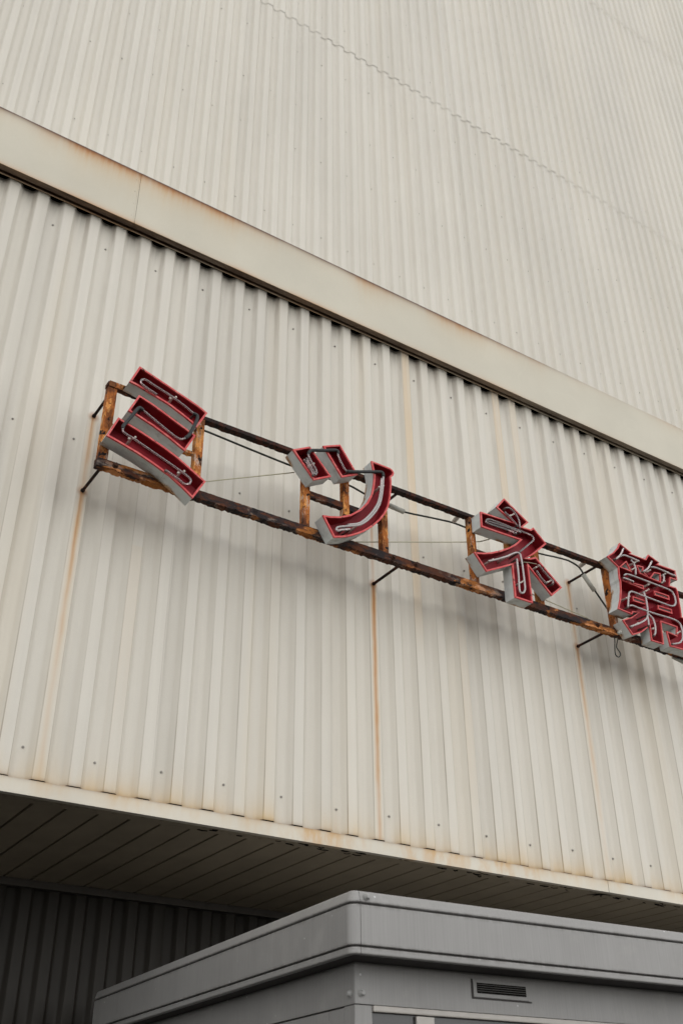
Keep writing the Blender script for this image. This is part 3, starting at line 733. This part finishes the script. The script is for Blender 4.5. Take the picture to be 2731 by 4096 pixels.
YM = (FB+FF)/2; W5 = FB-FF
ZL = 0.6652*D+GZ; ZU = 0.7752*D+GZ; ZM = 0.7205*D+GZ
bar((0.2895*D, YM, ZL), (1.48*D, YM, ZL), W5, 0.0106*D, 'x', 0.005, seed=1).build('lower_rail', M['beam'], frame, loc=FO)
bar((0.2895*D, YM, ZU), (1.48*D, YM, ZU), W5, 0.0052*D, 'x', 0.003, seed=2).build('upper_rail', M['beam_up'], frame, loc=FO)
for i, (xl, xr) in enumerate(((0.2905, 0.3012), (0.4040, 0.4138), (0.5535, 0.5625), (0.6128, 0.6212), (0.6712, 0.6806), (0.8205, 0.8292), (0.8880, 0.8965), (0.9370, 0.9460), (1.0815, 1.0905), (1.20, 1.209))):
    bar(((xl+xr)/2*D, YM+0.001, ZL+0.0053*D-0.001), ((xl+xr)/2*D, YM+0.001, ZU-0.0026*D+0.001), W5-0.003, (xr-xl)*D, 'z', 0.003, seed=10+i).build('post', M['post'], frame, loc=FO)
for i, (xa, xb) in enumerate(((0.3012, 0.4040), (0.5625, 0.6128), (0.6212, 0.6712), (0.8292, 0.8880), (0.8965, 0.9370))):
    bar((xa*D, YM+0.004, ZM), (xb*D, YM+0.004, ZM), W5-0.016, 0.0088*D if i else 0.0035*D, 'x', 0.004, seed=30+i).build('middle_rail', M['post'] if i == 0 else M['beam'], frame, loc=FO)
for i, (xs, zs) in enumerate(((C(-3), 0.7795), (C(-3), 0.6712), (C(8), 0.779), (C(8), 0.6680), (C(18)+.006, 0.779), (C(18)+.006, 0.6702))):
    m_ = MB(); m_.tube([(xs, D+0.002, zs*D+GZ), (xs, FB+0.01, zs*D+GZ)], 0.0105, 8)
    m_.tube([(xs, D-0.006, zs*D+GZ), (xs, D-0.014, zs*D+GZ)], 0.0145, 8)
    m_.build('wall_strut', M['strut'], frame, loc=FO)
for x, z in ((0.3105*D, ZU-.004), (0.3105*D, ZL+.003), (0.7225*D, ZL+.006), (0.6870*D, ZL+.002), (1.0450*D, ZL)):
    m_ = MB(); m_.tube([(x, FF-0.004, z), (x, FF-0.022, z)], 0.013, 6); m_.tube([(x, FF+0.002, z), (x, FF-0.006, z)], 0.019, 8)
    m_.build('bolt', M['bolt'], frame, loc=FO)
# bolt plate at the left end of the upper rail
m_ = MB(); m_.box(0.2905*D, 0.329*D, FF-0.006, FF-0.001, ZU-0.024, ZU+0.018, 0.002); m_.build('end_plate', M['post'], frame, loc=FO)
YWI = 0.948*D
for x, z in WIRES['standoff']:
    m_ = MB(); m_.tube([(x, FB-0.004, ZU-0.004), (x, FB+0.02, (ZU+z)/2+.01), (x, YWI-0.012, z+0.006)], 0.012, 8)
    for k in range(4):
        q = Vector((x, FB+0.012+k*0.014, ZU-0.006-(ZU-z)*(0.2+0.2*k)))
        m_.tube([q+Vector((0, -.004, .003)), q+Vector((0, .004, -.003))], 0.017, 8)
    m_.build('standoff_insulator', M['insul'], frame, smooth=False, loc=FO)

# ------------------------------------------------------------------ channel letters with dead neon tubes
M['burnt'] = mat_plain('tube_end_blackened', (0.10, 0.075, 0.065), 0.35, 0.5, 0.5, 40)
YT = 0.9025*D
RIM = 0.0105
def letter(name, label, key, wires=True):
    strokes = LETTERS[key]
    xs = [p[0] for s in strokes for p in s[0]]; zs = [p[1] for s in strokes for p in s[0]]
    root = thing(name, label, 'sign letter', ((min(xs)+max(xs))/2, YB, min(zs)), 'red channel letters of the sign')
    off = -Vector(root.location)
    for s in strokes:
        loops = []
        for i, l in enumerate(s):
            l = [tuple(p) for p in l]
            a = area(l)
            if (i == 0) != (a > 0): l = l[::-1]          # outer ccw, holes cw
            loops.append(l)
        rim_w = RIM if len(s) == 1 else 0.0075
        ins = [offset_loop(l, rim_w) for l in loops]
        # grey sheet sides and back
        m_ = MB(); base = []
        for l in loops:
            n = len(l)
            m_.addv([(x, YF+0.003, z) for x, z in l] + [(x, YB, z) for x, z in l], [(k, (k+1) % n, n+(k+1) % n, n+k) for k in range(n)])
        flat = [Vector((x, z, 0)) for l in loops for x, z in l]
        tri = tessellate_polygon([[Vector((x, z, 0)) for x, z in l] for l in loops])
        m_.addv([(v.x, YB, v.y) for v in flat], [tuple(tt) for tt in tri])
        side = m_.build('stroke' if len(strokes) > 1 else 'letter_body', M['side'], root, loc=off)
        # rim trim
        m_ = MB()
        for l, q in zip(loops, ins):
            n = len(l); o1 = offset_loop(l, -0.0015)
            y0, y1 = YF-0.003, YF+0.010
            vs = [(x, y0, z) for x, z in o1] + [(x, y0, z) for x, z in q] + [(x, y1, z) for x, z in o1] + [(x, y1, z) for x, z in q]
            fs = []
            for k in range(n):
                k2 = (k+1) % n
                fs += [(k, k2, n+k2, n+k), (k, 2*n+k, 2*n+k2, k2), (n+k, n+k2, 3*n+k2, 3*n+k), (2*n+k, 3*n+k, 3*n+k2, 2*n+k2)]
            m_.addv(vs, fs)
        m_.build('rim', M['rim'], side)
        # red lining: inner walls and floor
        m_ = MB(); yb = YB-0.004
        for q in ins:
            n = len(q)
            m_.addv([(x, YF+0.008, z) for x, z in q] + [(x, yb, z) for x, z in q], [(k, (k+1) % n, n+(k+1) % n, n+k) for k in range(n)])
        tri = tessellate_polygon([[Vector((x, z, 0)) for x, z in q] for q in ins])
        flat = [(x, yb, z) for q in ins for x, z in q]
        m_.addv(flat, [tuple(tt) for tt in tri])
        m_.build('lining', M['red'], side)
    first = None
    for kind, pts in TUBES[key]:
        path = spline([(x, YT + (0.0006 if kind == 'sleeve' else 0), z) for x, z in pts], 5)
        m_ = MB()
        if kind == 'sleeve':
            m_.tube(path, 0.0115, 10); o = m_.build('rubber_sleeve', M['sleeve'], root, True, off)
        elif kind == 'wire':
            m_.tube([p+Vector((0, .004, 0)) for p in path], 0.0025, 6); o = m_.build('lead_wire', M['cord'], root, True, off)
        else:
            m_.tube(path, 0.0080, 10); o = m_.build('neon_tube', M[kind], root, True, off)
            # dark bent ends drop to the floor of the channel
            e = path[-1]; d = (path[-1]-path[-3]).normalized()
            m2 = MB(); m2.tube([e, e+d*0.003+Vector((0, .012, 0)), e-d*0.002+Vector((0, .05, 0)), e-d*0.006+Vector((0, YB-YT-.006, 0))], 0.0085, 8)
            m2.build('electrode', M['burnt'], o)
    for x, z in INSUL[key]:
        m_ = MB()
        m_.tube([(x, YT+0.012, z), (x, YT+0.05, z-0.001), (x, YB-0.005, z-0.001)], 0.006, 8, True, 0.012)
        m_.tube([(x-0.018, YT+0.006, z-0.012), (x, YT+0.013, z), (x+0.018, YT+0.006, z+0.012)], 0.0055, 6)
        m_.ball((x-0.019, YT+0.003, z-0.013), 0.0085, 6); m_.ball((x+0.019, YT+0.003, z+0.013), 0.0085, 6)
        m_.build('tube_support', M['insul'], root, False, off)
    return root

lt1 = letter('channel_letter', 'red channel letter of three slanted parallel strokes, at the left end of the frame', 'MI')
lt2 = letter('channel_letter', 'red channel letter with two short strokes and a long curved hook', 'TSU')
lt3 = letter('channel_letter', 'red channel letter of branching strokes, third along the rusty frame', 'NE')
lt4 = letter('channel_letter', 'dense red channel letter with small cut-outs, cut off by the right edge', 'KAN')
kx, kz = WIRES['knob'][0]
m_ = MB(); m_.tube([(kx, YF+0.06, kz), (kx-0.03, YF+0.052, kz-0.022)], 0.016, 10); m_.tube([(kx-0.03, YF+0.052, kz-0.022), (kx-0.042, YF+0.050, kz-0.030)], 0.010, 8)
m_.build('electrode_housing', M['pvc'], lt4, True, -Vector(lt4.location))

# ------------------------------------------------------------------ wiring
def wire(name, label, pts, y, r, mat, cat='cable', sag=0.0):
    p = spline([(x, y, z) for x, z in pts], 4)
    m_ = MB(); o = p[0]; m_.tube([q-o for q in p], r, 6)
    ob = m_.build(name, mat, None, True, tuple(o)); ob['label'] = label; ob['category'] = cat
    return ob
main = thing('power_cable', 'dark cable strung along behind the letters below the upper rail', 'cable', (WIRES['black'][0][0], YWI, WIRES['black'][0][1]))
p = spline([(x, YWI, z) for x, z in WIRES['black']], 4)
m_ = MB(); m_.tube(p, 0.0075, 6); m_.build('cable_run', M['cable'], main, True, -Vector(main.location))
for s in WIRES['sleeves']:
    m_ = MB(); m_.tube([(x, YWI, z) for x, z in s], 0.019, 10); m_.build('splice_tube', M['pvc'], main, True, -Vector(main.location))
YC = 0.938*D
wire('thin_cord', 'thin cream cord running from the three-stroke letter to the hooked letter', WIRES['cord1'], YC, 0.0042, M['cord'], 'cord')
wire('thin_cord', 'thin level cream cord between the hooked letter and the branching letter', WIRES['cord2'], YC, 0.0042, M['cord'], 'cord')
wire('thin_cord', 'thin cream cord sloping down right of the branching letter', WIRES['cord3'], YC, 0.0042, M['cord'], 'cord')
wire('hanging_wire', 'dark wire loop dangling under the lower rail by the fourth letter', WIRES['loop'], 0.936*D, 0.0045, M['cable'], 'wire')
wire('pale_pipe', 'pale pipe below the lower rail at the right edge', WIRES['pipe'], 0.936*D, 0.016, M['pvc'], 'pipe')

# ------------------------------------------------------------------ prefab cabin in front of the canopy
CX, CY, CROT = 2.452, 3.676, R(-2.8)
cab = thing('prefab_cabin', 'grey prefabricated cabin with banded roof edge standing under the canopy', 'cabin', (CX, CY, 0))
cab.rotation_euler = (0, 0, CROT)
ZT = 2.60
def path_left():
    pts = [(0.0, 3.12)]; r = 0.040
    pts.append((0.0, r))
    for k in range(1, 8):
        a = math.pi + (math.pi/2)*k/7
        pts.append((r + r*math.cos(a), r + r*math.sin(a)))
    pts.append((0.0425, 0.0) if r < 0.0425 else (r+0.002, 0.0))
    return pts
def sweep_path(path, prof):
    """prof: closed (out, z); out grows outwards from the path"""
    n = len(prof); m = MB(); vs = []
    for i, p in enumerate(path):
        a = Vector(path[max(0, i-1)]); b = Vector(path[min(len(path)-1, i+1)])
        t = (b-a).normalized(); nr = Vector((t.y, -t.x))            # right of travel = outwards
        for o, z in prof:
            q = Vector(p) + nr*(-o)*-1
            vs.append((q.x, q.y, z))
    fs = []
    for i in range(len(path)-1):
        for k in range(n): fs.append((i*n+k, i*n+(k+1) % n, (i+1)*n+(k+1) % n, (i+1)*n+k))
    fs += [tuple(range(n-1, -1, -1)), tuple((len(path)-1)*n+k for k in range(n))]
    m.addv(vs, fs); return m
def rounded(z0, z1, d, r):
    """closed strip section from z0 to z1, outer face at 0, d thick, rounded outer corners"""
    pr = [(-d, z0)]
    for k in range(4):
        a = -math.pi/2 + (math.pi/2)*k/3; pr.append((-r + r*math.cos(a), z0 + r + r*math.sin(a)))
    for k in range(4):
        a = (math.pi/2)*k/3; pr.append((-r + r*math.cos(a), z1 - r + r*math.sin(a)))
    pr.append((-d, z1)); return pr
PL = [(p[0], p[1]) for p in path_left()]
xj = PL[-1][0]
PR = [(xj+0.0025, 0.0), (6.5, 0.0)]
for nm, P in (('side_fascia', PL), ('front_fascia', PR)):
    f = sweep_path(P, rounded(2.388, 2.5435, 0.03, 0.004)).build(nm, M['cabin'], cab)
    sweep_path(P, [(o - max(0.0, (z-2.556))*0.32, z) for o, z in rounded(2.5510, ZT, 0.03, 0.009)]).build('cap_strip', M['cabin'], f)
    sweep_path(P, rounded(2.3535, 2.3805, 0.03, 0.006)).build('lower_strip', M['cabin'], f)
    sweep_path(P, [(-0.03, 2.352), (-0.012, 2.36), (-0.012, 2.59), (-0.03, 2.59)]).build('groove_back', M['cabin_dark'], f)
m_ = MB(); m_.box(0.03, 6.45, 0.03, 3.09, 2.575, 2.592); m_.build('roof_deck', M['cabin'], cab)
m_ = MB(); m_.box(0.020, 6.45, 0.020, 3.09, 2.357, 2.364); m_.build('eave_board', M['cabin_dark'], cab)  # dark material paints in the near-black shade under the fascia
ox, oy = 0.120, 0.180
ZH = 2.199
# header panels, split at the corner
m_ = MB(); m_.box(ox+0.002, 6.4, oy, oy+0.03, ZH, 2.357, 0.002); hd = m_.build('front_header', M['cabin'], cab)
m_ = MB(); m_.box(ox, ox+0.03, oy+0.002, 3.08, ZH, 2.357, 0.002); m_.build('side_header', M['cabin'], cab)
# corner post
m_ = MB(); m_.box(ox+0.001, ox+0.083, oy+0.003, oy+0.09, 0.05, ZH-0.0025, 0.003); m_.build('corner_post', M['cabin'], cab)
# side wall panels
y = oy+0.092
while y < 3.0:
    w = 0.125 if y < 0.3 else 0.45
    m_ = MB(); m_.box(ox+0.002, ox+0.034, y+0.002, min(y+w, 3.06)-0.002, 0.05, ZH-0.006, 0.002); m_.build('wall_panel', M['cabin'], cab)
    y += w
m_ = MB(); m_.box(ox+0.03, ox+0.06, oy+0.05, 3.06, 0.05, ZH); m_.build('inner_frame', M['cabin_dark'], cab)
m_ = MB(); m_.box(0.12, 6.4, 3.06, 3.10, 0.0, 2.355); m_.build('back_wall', M['cabin'], cab)
m_ = MB(); m_.box(6.36, 6.40, oy+.04, 3.06, 0.0, 2.36); m_.build('far_wall', M['cabin'], cab)
m_ = MB(); m_.box(0.08, 6.38, 0.16, 3.08, 0.0, 0.05); m_.build('floor_base', M['cabin_dark'], cab)
# window band on the front: trim, panes, brackets
x0 = ox+0.086
m_ = MB(); m_.box(x0, 6.36, oy-0.006, oy+0.03, ZH-0.026, ZH-0.002, 0.005); m_.build('window_trim', M['cabin_trim'], cab)
xs = x0
for i in range(7):
    x1 = min(xs+0.86, 6.34)
    m_ = MB(); m_.box(xs+0.004, x1-0.004, oy+0.018, oy+0.026, 0.95, ZH-0.028); pn = m_.build('window_pane', M['pane'], cab)
    m_ = MB(); m_.box(xs+0.213, xs+0.302, oy+0.002, oy+0.014, 1.98, ZH-0.030, 0.003); br = m_.build('bracket', M['cabin_trim'], pn)
    m_ = MB(); m_.box(xs+0.229, xs+0.286, oy-0.002, oy+0.004, 1.995, ZH-0.068, 0.002); m_.build('bracket_slot', M['cabin_dark'], pn)
    xs += 0.86
m_ = MB(); m_.box(x0, 6.36, oy+0.003, oy+0.03, 0.05, 0.945, 0.003); m_.build('lower_wall', M['cabin'], cab)
# vent grille in the header
M['slat'] = mat_plain('slat_grey', (0.12, 0.115, 0.105), 0.5, 0.4)
vx0, vx1, vz0, vz1 = 0.735, 1.005, 2.2762, 2.3180
m_ = MB(); m_.box(vx0-0.018, vx1+0.018, oy-0.006, oy-0.0005, vz0-0.016, vz1+0.014, 0.002); vent = m_.build('vent_grille', M['cabin'], cab)
m_ = MB(); m_.box(vx0, vx1, oy-0.0075, oy-0.0055, vz0, vz1); m_.build('vent_opening', M['void'], vent)
for k in range(4):
    z = vz0+0.008+k*0.0088
    m_ = MB(); m_.box(vx0+0.001, vx1-0.001, oy-0.0105, oy-0.0078, z, z+0.0016); m_.build('slat', M['slat'], vent)
m_ = MB(); m_.box(vx0-0.026, vx1+0.030, oy-0.005, oy-0.0005, vz0-0.0225, vz0-0.0175); m_.box(vx0-0.026, vx0-0.0195, oy-0.005, oy-0.0005, vz0-0.0175, vz1+0.014); m_.build('drip_edge', M['cabin_dark'], vent)
# capped bolts
def capbolt(p, n):
    m_ = MB(); p = Vector(p); n = Vector(n)
    m_.tube([p, p+n*0.004], 0.0155, 12); m_.tube([p+n*0.004, p+n*0.012, p+n*0.017], 0.0135, 12, True, 0.007)
    m_.build('bolt_cap', M['cap'], cab, False)
capbolt((ox+0.032, oy, 2.239), (0, -1, 0)); capbolt((ox, oy+0.035, 2.239), (-1, 0, 0)); capbolt((0.074, 0.0, 2.574), (0, -1, 0))
